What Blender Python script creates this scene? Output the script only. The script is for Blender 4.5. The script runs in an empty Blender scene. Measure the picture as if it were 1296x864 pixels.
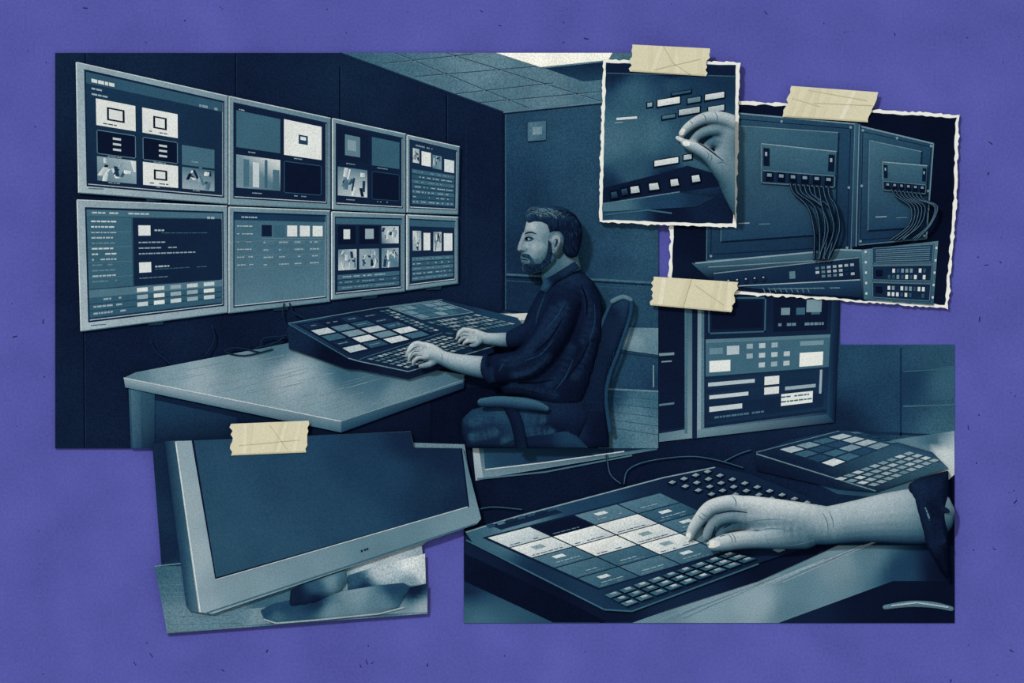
import bpy, bmesh, math, random
from mathutils import Vector
from mathutils.kdtree import KDTree
from mathutils.bvhtree import BVHTree
from mathutils.geometry import tessellate_polygon
random.seed(7)
S=0.0025
def W(x,y,z): return ((x-648)*S,-z*S,(432-y)*S)
RAMP=[(0,(5,8,22)),(.05,(9,16,36)),(.1,(15,28,52)),(.2,(28,58,84)),(.3,(52,90,108)),(.4,(80,113,128)),(.5,(108,135,146)),(.6,(138,158,167)),(.8,(194,203,203)),(1,(236,235,224))]
def lin(c):
    c=c/255.0
    return c/12.92 if c<=.04045 else ((c+.055)/1.055)**2.4
def rgb(t):
    if isinstance(t,tuple): return tuple(lin(c) for c in t)
    t=max(0,min(1,t))
    for (a,ca),(b,cb) in zip(RAMP,RAMP[1:]):
        if t<=b:
            k=(t-a)/(b-a); return tuple(lin(ca[i]+(cb[i]-ca[i])*k) for i in range(3))
    return tuple(lin(c) for c in RAMP[-1][1])
def idw(f,x,y):
    sw=0;st=0
    for (a,b,t) in f:
        w=1/((a-x)**2+(b-y)**2+4)**1.6
        sw+=w;st+=w*t
    return st/sw
def ink(name,grain=.18,rough=.8,scale=260,spec=.0):
    m=bpy.data.materials.new(name);m.use_nodes=True;nt=m.node_tree;n=nt.nodes;l=nt.links
    p=n['Principled BSDF'];p.inputs['Roughness'].default_value=rough
    p.inputs['Specular IOR Level'].default_value=spec
    a=n.new('ShaderNodeVertexColor');a.layer_name='Col'
    tc=n.new('ShaderNodeTexCoord')
    no=n.new('ShaderNodeTexNoise');no.inputs['Scale'].default_value=scale;no.inputs['Detail'].default_value=3
    n2=n.new('ShaderNodeTexNoise');n2.inputs['Scale'].default_value=9;n2.inputs['Detail'].default_value=6
    l.new(tc.outputs['Object'],no.inputs['Vector']);l.new(tc.outputs['Object'],n2.inputs['Vector'])
    mr=n.new('ShaderNodeMapRange');mr.inputs['From Min'].default_value=.3;mr.inputs['From Max'].default_value=.7
    mr.inputs['To Min'].default_value=1-grain*1.5;mr.inputs['To Max'].default_value=1+grain*1.5
    l.new(no.outputs['Fac'],mr.inputs['Value'])
    m2=n.new('ShaderNodeMapRange');m2.inputs['From Min'].default_value=.3;m2.inputs['From Max'].default_value=.7
    m2.inputs['To Min'].default_value=1-grain*.5;m2.inputs['To Max'].default_value=1+grain*.5
    l.new(n2.outputs['Fac'],m2.inputs['Value'])
    mu=n.new('ShaderNodeMath');mu.operation='MULTIPLY';l.new(mr.outputs[0],mu.inputs[0]);l.new(m2.outputs[0],mu.inputs[1])
    mx=n.new('ShaderNodeVectorMath');mx.operation='SCALE'
    l.new(a.outputs['Color'],mx.inputs[0]);l.new(mu.outputs[0],mx.inputs['Scale'])
    l.new(mx.outputs[0],p.inputs['Base Color'])
    return m
M_PRINT=ink('print_ink',.22);M_SKIN=ink('skin_ink',.15);M_CLOTH=ink('cloth_ink',.26);M_HAIR=ink('hair_ink',.2)  # ink colours also carry light and shade painted in per vertex
M_METAL=ink('metal_ink',.13);M_PLASTIC=ink('plastic_ink',.18);M_WOOD=ink('wood_ink',.15)
M_PAPER=ink('torn_paper',.04)
class Ob:
    def __init__(s,name,mat=M_PRINT): s.n=name;s.m=mat;s.v=[];s.f=[];s.c=[];s.sm=[];s.bvh=None
    def _add(s,vs,fs,cs,smooth=False):
        o=len(s.v);s.v+=[W(*v) for v in vs];s.c+=cs
        s.f+=[tuple(i+o for i in f) for f in fs];s.sm+=[smooth]*len(fs)
    def zf(s,x,y):
        if s.bvh is None: return None
        X,_,Zw=W(x,y,0)
        h=s.bvh.ray_cast(Vector((X,-2,Zw)),Vector((0,1,0)))
        return None if h[0] is None else -h[0].y/S
    def poly(s,pts,z,c,step=None,th=0,H=0,R=10,closed=False,on=None):
        field=isinstance(c,list)
        bm=bmesh.new();bv=[bm.verts.new((p[0],p[1],0)) for p in pts]
        for t in tessellate_polygon([[Vector((p[0],p[1],0)) for p in pts]]):
            if len(set(t))<3: continue
            try: bm.faces.new([bv[i] for i in t])
            except ValueError: pass
        if field and not step: step=12
        if step:
            xs=[p[0] for p in pts];ys=[p[1] for p in pts]
            for ax,lo,hi in((0,min(xs),max(xs)),(1,min(ys),max(ys))):
                k=lo+step*.53
                while k<hi:
                    co=(k,0,0) if ax==0 else (0,k,0);no=(1,0,0) if ax==0 else (0,1,0)
                    bmesh.ops.bisect_plane(bm,geom=bm.verts[:]+bm.edges[:]+bm.faces[:],dist=1e-4,plane_co=co,plane_no=no)
                    k+=step
            bmesh.ops.triangulate(bm,faces=bm.faces[:])
        bmesh.ops.recalc_face_normals(bm,faces=bm.faces[:])
        bm.verts.index_update()
        N=len(pts);vs=[];cs=[];last=z
        for v in bm.verts:
            x,y=v.co.x,v.co.y;zz=z
            if on:
                q=on.zf(x,y)
                if q is None: q=last
                last=q;zz=q+z
            if H:
                d=1e9
                for i in range(N):
                    ax_,ay=pts[i][0],pts[i][1];bx,by=pts[(i+1)%N][0],pts[(i+1)%N][1]
                    dx,dy=bx-ax_,by-ay;L=dx*dx+dy*dy or 1e-9
                    t=max(0,min(1,((x-ax_)*dx+(y-ay)*dy)/L))
                    d=min(d,(x-ax_-t*dx)**2+(y-ay-t*dy)**2)
                d=min(1,math.sqrt(d)/R);zz=zz+H*math.sqrt(max(0,1-(1-d)**2))
            vs.append((x,y,zz));cs.append(rgb(idw(c,x,y) if field else c))
        fs=[tuple(v.index for v in f.verts) for f in bm.faces]
        s._add(vs,fs,cs,bool(H or on))
        if closed: s._add([(a,b,z-th) for a,b,_ in vs],[f[::-1] for f in fs],cs,False)
        bm.free()
        if th:
            v2=[];c2=[]
            for p in pts:
                cc=rgb(idw(c,p[0],p[1]) if field else c);cc=tuple(q*.8 for q in cc)  # side walls get a darker vertex colour, painted as shade
                v2+=[(p[0],p[1],z),(p[0],p[1],z-th)];c2+=[cc,cc]
            s._add(v2,[(2*i,2*i+1,2*((i+1)%N)+1,2*((i+1)%N)) for i in range(N)],c2)
    def grad(s,q,z,cs,th=0):
        s._add([(p[0],p[1],z) for p in q],[tuple(range(len(q)))],[rgb(c) for c in cs])
        if th:
            N=len(q);v2=[];c2=[]
            for p,c in zip(q,cs):
                cc=tuple(k*.7 for k in rgb(c));v2+=[(p[0],p[1],z),(p[0],p[1],z-th)];c2+=[cc,cc]  # rim sides painted darker, standing in for shade
            s._add(v2,[(2*i,2*i+1,2*((i+1)%N)+1,2*((i+1)%N)) for i in range(N)],c2)
    def rect(s,x0,y0,x1,y1,z,c,th=0): s.poly([(x0,y0),(x1,y0),(x1,y1),(x0,y1)],z,c,th=th)
    def uv(s,q,u0,v0,u1,v1,z,c,th=0):
        s.grad([Q(q,u0,v0),Q(q,u1,v0),Q(q,u1,v1),Q(q,u0,v1)],z,[c]*4,th)
    def frame(s,q,u0,v0,u1,v1,z,c,w=.01,wv=None):
        wv=wv or w
        s.uv(q,u0,v0,u1,v0+wv,z,c);s.uv(q,u0,v1-wv,u1,v1,z,c);s.uv(q,u0,v0,u0+w,v1,z,c);s.uv(q,u1-w,v0,u1,v1,z,c)
    def line(s,pts,w,z,c,c2=None):
        n=len(pts)
        for i in range(n-1):
            (x0,y0),(x1,y1)=pts[i],pts[i+1];L=math.hypot(x1-x0,y1-y0) or 1
            nx,ny=-(y1-y0)/L*w/2,(x1-x0)/L*w/2
            s.grad([(x0+nx,y0+ny),(x1+nx,y1+ny),(x1-nx,y1-ny),(x0-nx,y0-ny)],z,[c,c if c2 is None else c2,c if c2 is None else c2,c])
    def cline(s,pts,w,c,off=.25,taper=True):
        P=[];n=len(pts)
        for i in range(n-1):
            p0=pts[max(0,i-1)];p1=pts[i];p2=pts[i+1];p3=pts[min(n-1,i+2)]
            k=max(2,int(math.hypot(p2[0]-p1[0],p2[1]-p1[1])/1.5))
            for j in range(k):
                t=j/k;P.append(tuple(.5*((2*b)+(-a+cc)*t+(2*a-5*b+4*cc-d)*t*t+(-a+3*b-3*cc+d)*t**3) for a,b,cc,d in zip(p0,p1,p2,p3)))
        P.append(pts[-1]);m=len(P);vs=[];last=None
        if any(s.zf(*p) is None for p in P[1:-1]): return
        for i,p in enumerate(P):
            a=P[max(0,i-1)];b=P[min(m-1,i+1)];dx,dy=b[0]-a[0],b[1]-a[1];L=math.hypot(dx,dy) or 1
            t=i/(m-1);ww=w/2*(math.sin(math.pi*(.1+.8*t)) if taper else 1)
            for sg in(1,-1):
                x=p[0]-dy/L*ww*sg;y=p[1]+dx/L*ww*sg;q=s.zf(x,y)
                if q is None: q=last if last is not None else s.zf(*P[1])
                last=q;vs.append((x,y,q+off))
        s._add(vs,[(2*i,2*i+2,2*i+3,2*i+1) for i in range(m-1)],[rgb(c)]*len(vs),True)
    def tube(s,P,c,k=.7,seg=12,sub=4,cap=True,cdn=None):  # last argument paints a darker, shaded underside into the vertex colour
        P=[tuple(p)+((c,) if len(p)==4 else ()) for p in P]
        R=[]
        n=len(P)
        for i in range(n-1):
            p0=P[max(0,i-1)];p1=P[i];p2=P[i+1];p3=P[min(n-1,i+2)]
            for j in range(sub):
                t=j/sub
                R.append(tuple(.5*((2*b)+(-a+cc)*t+(2*a-5*b+4*cc-d)*t*t+(-a+3*b-3*cc+d)*t**3) for a,b,cc,d in zip(p0,p1,p2,p3)))
        R.append(P[-1])
        if cap:
            def ext(a,b):
                dx,dy,dz=a[0]-b[0],a[1]-b[1],a[2]-b[2];L=math.sqrt(dx*dx+dy*dy+dz*dz) or 1
                return [(a[0]+dx/L*a[3]*f,a[1]+dy/L*a[3]*f,a[2]+dz/L*a[3]*f,a[3]*math.sqrt(1-f*f),a[4]) for f in(.5,.85,.99)]
            R=ext(R[0],R[1])[::-1]+R+ext(R[-1],R[-2])
        vs=[];cs=[];m=len(R)
        for i,p in enumerate(R):
            a=R[max(0,i-1)];b=R[min(m-1,i+1)]
            dx,dy=b[0]-a[0],b[1]-a[1];L=math.hypot(dx,dy) or 1
            nx,ny=-dy/L,dx/L
            sg=-1 if (ny<0 or (ny==0 and nx<0)) else 1
            for j in range(seg):
                an=2*math.pi*j/seg;ca=math.cos(an);sa=math.sin(an)
                vs.append((p[0]+nx*ca*p[3],p[1]+ny*ca*p[3],p[2]+sa*p[3]*k))
                t=p[4]
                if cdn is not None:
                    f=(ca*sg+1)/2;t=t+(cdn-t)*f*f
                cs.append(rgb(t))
        fs=[(i*seg+j,i*seg+(j+1)%seg,(i+1)*seg+(j+1)%seg,(i+1)*seg+j) for i in range(m-1) for j in range(seg)]
        s._add(vs,fs,cs,True)
        if cap:
            o=len(s.v)-len(vs)
            s.f.append(tuple(o+j for j in range(seg)));s.f.append(tuple(o+(m-1)*seg+j for j in range(seg))[::-1]);s.sm+=[True,True]
    def fuse(s,vox=1.2,it=6,xmax=None,ymax=None):
        me=bpy.data.meshes.new('tmp');me.from_pydata(s.v,[],s.f);me.update()
        ob=bpy.data.objects.new('tmp',me);bpy.context.collection.objects.link(ob)
        md=ob.modifiers.new('r','REMESH');md.mode='VOXEL';md.voxel_size=vox*S
        dg=bpy.context.evaluated_depsgraph_get();dg.update()
        m2=bpy.data.meshes.new_from_object(ob.evaluated_get(dg))
        bpy.data.objects.remove(ob);bpy.data.meshes.remove(me)
        if len(m2.vertices)<50: print('FUSE FAIL',s.n);return
        kd=KDTree(len(s.v))
        for i,v in enumerate(s.v): kd.insert(v,i)
        kd.balance()
        bm=bmesh.new();bm.from_mesh(m2);bpy.data.meshes.remove(m2)
        for _ in range(it): bmesh.ops.smooth_vert(bm,verts=bm.verts[:],factor=.5,use_axis_x=True,use_axis_y=True,use_axis_z=True)
        bm.verts.index_update();e=(2*S)**2;nv=[];nc=[]
        for v in bm.verts:
            sw=0;c=[0,0,0]
            for co,i,d in kd.find_n(v.co,8):
                w=1/(d*d+e)**1.5;sw+=w
                for k in range(3): c[k]+=w*s.c[i][k]
            X,Y,Zz=v.co
            if xmax is not None: X=min(X,(xmax-648)*S)
            if ymax is not None: Zz=max(Zz,(432-ymax)*S)
            nv.append((X,Y,Zz));nc.append(tuple(k/sw for k in c))
        s.f=[tuple(v.index for v in f.verts) for f in bm.faces];s.v=nv;s.c=nc;s.sm=[True]*len(s.f);bm.free()
        s.bvh=BVHTree.FromPolygons(s.v,s.f)
    def text(s,q,u0,u1,v,h,z,c,fill=.85):
        u=u0
        h*=.8;c=c*.88 if c>.3 else c
        while u<u1:
            w=random.uniform(.012,.045)
            if u+w>u1: break
            if random.random()<fill: s.uv(q,u,v,u+w,v+h,z,c)
            u+=w+.006
    def pic(s,q,u0,v0,u1,v1,z):
        f=[Q(q,u0,v0),Q(q,u1,v0),Q(q,u1,v1),Q(q,u0,v1)]
        s.grad(f,z,[random.uniform(.3,.8) for _ in range(4)])
        for i in range(12):
            a=random.uniform(0,.85);b=random.uniform(0,.7);w=random.uniform(.04,.18);h=random.uniform(.1,.5)
            k=random.uniform(-.15,.15)
            a1=min(1,a+w);b1=min(1,b+h);a2=min(1,max(0,a+k));a3=min(1,max(0,a1+k))
            t=random.choice([.1,.18,.28,.4,.6,.8,.88])
            s.grad([Q(f,a,b),Q(f,a1,b),Q(f,a3,b1),Q(f,a2,b1)],z+.1+.015*i,[t,t*.9,t*.8,min(1,t*1.2)])
    def done(s,kz=1.0,kc=None):
        if kc is None: kc=.88 if s.m is M_SKIN else 1.0
        if kz!=1.0: s.v=[(a,b*kz,c) for a,b,c in s.v]
        me=bpy.data.meshes.new(s.n);me.from_pydata(s.v,[],s.f);me.materials.append(s.m)
        at=me.color_attributes.new('Col','FLOAT_COLOR','POINT')
        at.data.foreach_set('color',[q for c in s.c for q in (c[0]*kc,c[1]*kc,c[2]*kc,1)])
        me.polygons.foreach_set('use_smooth',s.sm)
        me.update()
        o=bpy.data.objects.new(s.n,me);bpy.context.collection.objects.link(o);return o
def Q(q,u,v):
    a=[q[0][i]+(q[1][i]-q[0][i])*u for i in(0,1)];b=[q[3][i]+(q[2][i]-q[3][i])*u for i in(0,1)]
    return (a[0]+(b[0]-a[0])*v,a[1]+(b[1]-a[1])*v)
def torn(pts,seg=5,j=1.2):
    out=[];n=len(pts)
    for i in range(n):
        a=pts[i];b=pts[(i+1)%n];L=math.hypot(b[0]-a[0],b[1]-a[1]);k=max(1,int(L/seg))
        for m in range(k):
            t=m/k;out.append((a[0]+(b[0]-a[0])*t+random.gauss(0,j),a[1]+(b[1]-a[1])*t+random.gauss(0,j)))
    return out
def keys(o,q,nu,nv,z,c,fu=.72,fv=.65,th=1.2,skip=.0,var=.12):
    for i in range(nu):
        for j in range(nv):
            if random.random()<skip: continue
            u=(i+.5)/nu;v=(j+.5)/nv;t=max(0,c+random.uniform(-var,var))
            du=fu/nu/2;dv=fv/nv/2
            o.uv(q,u-du,v-dv,u+du,v+dv,z+th,t,th)
def purple():
    me=bpy.data.meshes.new('wall_back')
    x0,x1,y0,y1=-700,1996,-500,1364
    me.from_pydata([W(x0,y0,0),W(x1,y0,0),W(x1,y1,0),W(x0,y1,0),W(x0,y0,-12),W(x1,y0,-12),W(x1,y1,-12),W(x0,y1,-12)],[],[(0,1,2,3),(4,7,6,5),(0,4,5,1),(1,5,6,2),(2,6,7,3),(3,7,4,0)])
    o=bpy.data.objects.new('wall_back',me);bpy.context.collection.objects.link(o)
    m=bpy.data.materials.new('purple_paper');m.use_nodes=True;nt=m.node_tree;n=nt.nodes;l=nt.links
    p=n['Principled BSDF'];p.inputs['Roughness'].default_value=.9;p.inputs['Specular IOR Level'].default_value=0
    tc=n.new('ShaderNodeTexCoord')
    def noise(sc,det):
        a=n.new('ShaderNodeTexNoise');a.inputs['Scale'].default_value=sc;a.inputs['Detail'].default_value=det;l.new(tc.outputs['Object'],a.inputs['Vector']);return a
    a=noise(4.5,7);r=n.new('ShaderNodeValToRGB')
    r.color_ramp.elements[0].position=.3;r.color_ramp.elements[0].color=(*rgb((77,80,153)),1)
    r.color_ramp.elements[1].position=.7;r.color_ramp.elements[1].color=(*rgb((86,89,166)),1)
    l.new(a.outputs['Fac'],r.inputs['Fac'])
    g=noise(120,4);mr=n.new('ShaderNodeMapRange');mr.inputs['From Min'].default_value=.3;mr.inputs['From Max'].default_value=.7;mr.inputs['To Min'].default_value=.9;mr.inputs['To Max'].default_value=1.1
    l.new(g.outputs['Fac'],mr.inputs['Value'])
    sc=n.new('ShaderNodeVectorMath');sc.operation='SCALE';l.new(r.outputs['Color'],sc.inputs[0]);l.new(mr.outputs[0],sc.inputs['Scale'])
    l.new(sc.outputs[0],p.inputs['Base Color'])
    bu=n.new('ShaderNodeBump');bu.inputs['Strength'].default_value=.25;bu.inputs['Distance'].default_value=.004
    l.new(g.outputs['Fac'],bu.inputs['Height']);l.new(bu.outputs[0],p.inputs['Normal'])
    me.materials.append(m)
purple()

# =============== PRINT E (lower right) ===============
o=Ob('photo_print')
o.poly([(587,560),(833,560),(833,376),(1063,376),(1063,436),(1208,436),(1208,788),(587,788)],1.2,
  [(600,590,.07),(800,590,.07),(860,600,.09),(1080,460,.22),(1130,500,.2),(1060,540,.12),(1200,450,.25),(1200,560,.3),(700,700,.07),(1150,780,.06),(1000,600,.1),(900,780,.2)],step=16,th=1.2)
o.poly([(1140,470),(1208,462),(1208,505),(1140,512)],1.4,[(1145,475,.18),(1205,480,.28)])
o.line([(1140,440),(1140,552)],2,1.5,.14);o.line([(1143,470),(1208,466)],1.2,1.6,.3);o.line([(1143,514),(1208,512)],2,1.6,.32);o.line([(1060,545),(1208,552)],3,1.5,.14)
o.done()
o=Ob('studio_desk',M_WOOD)
o.poly([(587,735),(760,788),(587,788)],1.6,[(590,750,.12),(600,785,.32),(740,786,.22),(590,770,.28)],step=10)
o.poly([(800,788),(1000,715),(1060,690),(1208,690),(1208,735),(1130,735),(985,788)],1.6,[(830,786,.45),(900,765,.52),(960,760,.57),(1010,745,.42),(1060,710,.5),(1100,700,.4),(1200,700,.1),(1140,725,.2),(1000,780,.4),(1190,725,.07)],step=9)  # dark right end is shadow painted into the wood tone
for i in range(22):
    a=random.uniform(0,1);x=830+a*210;x2=min(1150,x+random.uniform(90,170))
    yb=788-(x-830)*.36;o.line([(x,min(787,yb-4+random.uniform(0,12))),(x2,yb-4-(x2-x)*.36)],random.uniform(.5,1.2),1.8+i*.01,random.choice([.4,.58,.62,.45]))
o.poly([(985,788),(1130,735),(1208,735),(1208,788)],1.7,[(1000,785,.1),(1120,745,.06),(1200,780,.05)])
o.poly([(970,580),(1208,545),(1208,600),(1165,640),(1120,630),(1060,625)],1.6,[(1000,585,.2),(1180,560,.3),(1190,575,.8),(1200,590,.75),(1130,620,.35),(1100,600,.2)],step=10)
o.tube([(1120,768,3,3),(1150,764,3,4),(1180,765,3,4),(1204,770,3,3)],.4,sub=4)
o.line([(1128,766),(1160,762),(1200,768)],2,7,.65)
o.done()
def mon(name,outer,scr,z,bez,fn,th=2.5):
    o=Ob(name,M_METAL)
    o.grad(outer,z,bez,th)
    ins=[Q(scr,-.012,-.02),Q(scr,1.012,-.02),Q(scr,1.012,1.02),Q(scr,-.012,1.02)]
    o.grad(ins,z+.12,[.12]*4)
    fn(o,scr,z+.25)
    return o
def scrE(o,q,z):
    o.grad(q,z,[.1,.1,.16,.14])
    z+=.15
    o.uv(q,.02,0,.48,.27,z,.1);o.frame(q,.02,-.0,.48,.29,z+.1,.3,.012,.012);o.uv(q,.05,.03,.45,.25,z+.2,.07)
    o.uv(q,.54,0,.97,.29,z,.08)
    for i in range(3): o.uv(q,.6+.12*i,.09,.67+.12*i,.15,z+.1,.3+.2*(i==0))
    o.uv(q,.8,.02,.92,.13,z+.12,.5);o.text(q,.58,.95,.22,.03,z+.1,.5)
    o.uv(q,.0,.33,1,.62,z,.32);o.uv(q,.0,.33,1,.36,z+.1,.4)
    for j in range(3):
        for i in range(4):
            if random.random()<.8:o.uv(q,.33+.1*i,.38+.08*j,.38+.1*i,.42+.08*j,z+.1,random.choice([.6,.7,.45]))
    o.uv(q,.03,.4,.14,.45,z+.2,.45);o.uv(q,.17,.39,.27,.46,z+.2,.7);o.uv(q,.03,.5,.2,.59,z+.2,.88);o.uv(q,.76,.48,.95,.6,z+.2,.92)
    o.uv(q,.76,.38,.95,.42,z+.2,.5)
    o.uv(q,.0,.64,.97,.72,z,.15);o.uv(q,.02,.67,.4,.7,z+.1,.7);o.uv(q,.48,.66,.6,.73,z+.1,.85)
    o.uv(q,.0,.75,.97,.81,z,.15);o.uv(q,.03,.77,.35,.8,z+.1,.75);o.uv(q,.48,.75,.6,.81,z+.1,.85);o.uv(q,.65,.76,.9,.79,z+.1,.6);o.uv(q,.93,.64,.95,.85,z+.1,.6)
    o.uv(q,.0,.84,.97,.97,z,.13);o.uv(q,.03,.86,.3,.9,z+.1,.75);o.uv(q,.62,.82,.88,.92,z+.15,.88);o.text(q,.62,.88,.84,.015,z+.3,.3);o.text(q,.62,.88,.88,.015,z+.3,.3);o.text(q,.03,.5,.94,.02,z+.1,.4)
o=mon('computer_monitor',[(883,372),(1063,372),(1056,534),(882,554)],[(893,376),(1053,376),(1046,518),(893,538)],4,[.35,.14,.14,.42],scrE)
o.grad([(876,372),(883,372),(882,554),(876,556)],4,[.1,.1,.12,.12]);o.grad([(883,372),(888,372),(887,548),(882,553)],4.4,[.5,.5,.55,.55])
o.grad([(1053,376),(1063,376),(1056,534),(1046,524)],4.4,[.16,.1,.1,.2]);o.grad([(882,544),(1046,524),(1056,534),(882,554)],4.45,[.48,.25,.15,.42])
o.done()
def scrE2(o,q,z):
    o.grad(q,z,[.07,.07,.09,.09]);o.uv(q,.0,.42,.6,.44,z+.1,.5);o.uv(q,.0,.8,.6,.815,z+.1,.4);o.uv(q,.1,.48,.5,.49,z+.1,.5)
o=mon('computer_monitor',[(834,372),(877,372),(877,554),(834,559)],[(834,376),(866,376),(866,540),(834,545)],3.2,[.15,.3,.5,.4],scrE2)
o.line([(868,376),(868,548)],3,3.7,.35);o.done()
o=Ob('computer_monitor',M_METAL)
o.grad([(600,567),(832,567),(832,569),(625,603),(602,607)],2.6,[.3,.3,.3,.6,.5],1)
o.grad([(612,567),(822,567),(640,592),(614,594)],2.8,[.22,.12,.2,.24])
o.grad([(598,567),(606,567),(612,606),(602,608)],3,[.7,.7,.6,.6])
o.line([(614,594),(690,585),(790,571)],1.5,3.2,.75);o.line([(604,606),(690,597),(800,576)],2,3.2,.35);o.done()
o=Ob('cable_bundle',M_PLASTIC)
for P in([(768,576),(772,600),(785,612)],[(790,612),(795,595),(820,584),(870,578),(905,582),(940,592)],[(590,650),(620,642),(660,645)],[(950,570),(935,575),(915,585)]):
    o.tube([(x,y,3,1.6) for x,y in P],.14,cdn=.05)
    o.tube([(x,y-.7,4,.5) for x,y in P],.32,seg=6)
o.done()
o=Ob('switcher_console',M_PLASTIC)
o.grad([(957,572),(1000,556),(1060,545),(1085,545),(1180,572),(1200,592),(1108,622),(1060,618),(957,595)],5,[.12,.14,.16,.2,.2,.3,.12,.1,.06],4)
q=[(978,568),(1065,547),(1130,562),(1052,592)]
o.grad(q,5.3,[.12,.16,.2,.14])
for i in range(4):
    for j in range(4): o.uv(q,.05+i*.24,.06+j*.24,.25+i*.24,.25+j*.24,5.5,random.choice([.5,.65,.8,.3,.6,.22]))
keys(o,[(1052,606),(1150,570),(1192,582),(1108,616)],9,4,5.2,.58,var=.15)
keys(o,[(1070,546),(1085,546),(1140,560),(1128,561)],1,5,5.2,.3)
o.line([(957,574),(1060,606),(1108,621)],1.5,5.4,.45)
o.line([(957,572),(1062,545)],1,5.4,.4)
o.done()
o=Ob('switcher_console',M_PLASTIC)
o.poly([(588,676),(588,700),(720,762),(765,785),(800,786),(960,735),(1060,690),(1060,678),(960,712),(800,775),(765,770)],3,[(600,690,.1),(700,740,.06),(770,780,.07),(850,765,.12),(1000,715,.06)],th=2,step=12)
o.poly([(588,684),(760,772),(765,787),(700,787),(588,735)],2.6,[(600,700,.06),(720,770,.04),(600,725,.05)])
top=[(588,672),(655,652),(840,603),(905,590),(950,600),(1050,640),(1060,680),(960,712),(800,772),(765,770),(600,688)]
o.poly(top,6,[(600,675,.3),(650,660,.4),(740,632,.2),(850,605,.12),(1000,640,.12),(1040,680,.1),(900,720,.12),(780,765,.16),(680,725,.15)],step=12,th=4)
o.line([(590,673),(655,653),(840,604),(905,591)],1.5,6.3,.55)
o.line([(590,683),(765,771),(800,773),(960,713)],2,6.3,.3)
q=[(610,680),(835,622),(968,684),(757,746)]
o.grad(q,6.3,[.1,.12,.12,.1])
grid=[[.78,.07,.40,.36],[.84,.86,.86,.28],[.36,.9,.86,.34],[.34,.32,.86,.45],[.31,.36,.34,.38]]
for r in range(5):
    for c in range(4):
        u0=.02+c*.245;v0=.02+r*.195;t=grid[r][c]
        o.grad([Q(q,u0,v0),Q(q,u0+.235,v0),Q(q,u0+.235,v0+.183),Q(q,u0,v0+.183)],6.55,[t*1.05,t,t*.85,t*.92])
        if t>.6:
            if random.random()<.4:o.uv(q,u0+.08,v0+.05,u0+.14,v0+.1,6.7,.55)
        elif t>.2:
            o.text(q,u0+.05,u0+.19,v0+.12,.015,6.7,.65)
            if random.random()<.6:o.uv(q,u0+.08,v0+.04,u0+.14,v0+.08,6.7,.8)
        o.text(q,u0+.02,u0+.2,v0+.155,.012,6.75,.2 if t>.6 else .5)
kq=[(762,752),(925,697),(960,706),(792,768)]
keys(o,kq,9,3,6.2,.3,fu=.8,fv=.72,th=5,var=.06)
for i in range(9):
    for j in range(3):
        a=Q(kq,(i+.5)/9,(j+.5)/3);t=random.uniform(.55,.75);o.grad([(a[0]-5,a[1]-1),(a[0]+2,a[1]-3.4),(a[0]+6,a[1]-1.6),(a[0]-1,a[1]+1)],11.5,[t,t+.1,t-.1,t-.2])
keys(o,[(962,690),(1010,676),(1035,684),(985,700)],4,2,6.2,.4,th=3)
kq=[(835,610),(895,592),(1035,636),(985,655)]
for i in range(4):
    for j in range(9):
        a=Q(kq,(i+.5)/4,(j+.5)/9)
        o.poly([(a[0]-6,a[1]),(a[0]-1,a[1]-3.4),(a[0]+6,a[1]-1.2),(a[0]+5,a[1]+2.4),(a[0]-1,a[1]+4.6),(a[0]-6,a[1]+2)],7.5,.06,th=1.5)
        o.grad([(a[0]-5,a[1]),(a[0],a[1]-2.8),(a[0]+5,a[1]-.8),(a[0],a[1]+2)],9,[.6,.65,.45,.4],1)
o.grad([(620,664),(700,643),(712,648),(634,670)],6.4,[.12]*4)
keys(o,[(612,664),(700,641),(706,645),(618,669)],7,1,6.2,.25,th=1)
o.done()
# hand & arm E
o=Ob('pointing_hand',M_SKIN)
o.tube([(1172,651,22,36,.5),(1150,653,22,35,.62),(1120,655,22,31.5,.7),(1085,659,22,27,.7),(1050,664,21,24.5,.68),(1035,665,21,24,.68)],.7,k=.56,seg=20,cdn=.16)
for (kx,ky,kz,r,t) in((938,640,28,13,.82),(946,652,27,13,.74),(955,663,23,12.5,.56),(964,673,19,12,.38)):  # upper knuckles palest, lower ones darker: shading painted into the tones
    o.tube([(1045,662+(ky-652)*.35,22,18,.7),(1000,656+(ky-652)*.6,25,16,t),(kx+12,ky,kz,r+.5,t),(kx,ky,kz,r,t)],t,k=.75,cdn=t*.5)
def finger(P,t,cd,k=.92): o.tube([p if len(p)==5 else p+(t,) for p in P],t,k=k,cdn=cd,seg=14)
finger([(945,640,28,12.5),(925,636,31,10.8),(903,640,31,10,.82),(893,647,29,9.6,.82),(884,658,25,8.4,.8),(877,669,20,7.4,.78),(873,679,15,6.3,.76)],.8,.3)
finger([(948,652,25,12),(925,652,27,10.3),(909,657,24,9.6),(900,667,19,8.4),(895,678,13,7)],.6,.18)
finger([(958,662,20,11.5),(936,662,20,10),(919,668,17,9),(913,677,13,8),(912,686,9,6.5)],.42,.12)  # lower curled fingers painted darker as shade
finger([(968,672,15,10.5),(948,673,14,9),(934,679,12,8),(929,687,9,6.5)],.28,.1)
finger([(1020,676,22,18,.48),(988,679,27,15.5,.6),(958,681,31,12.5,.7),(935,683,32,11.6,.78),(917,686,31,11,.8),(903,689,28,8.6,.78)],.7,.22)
o.fuse(1.15,5)
o.poly([(894,687),(897,683.5),(904,682),(910,684),(911,689),(905,692),(897,692.5)],.4,[(898,688,.95),(908,687,.8)],step=2,on=o)
o.poly([(867.5,679),(869,674),(873,672.5),(874.5,676),(873,682),(870,685)],.4,.92,step=2,on=o)
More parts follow.
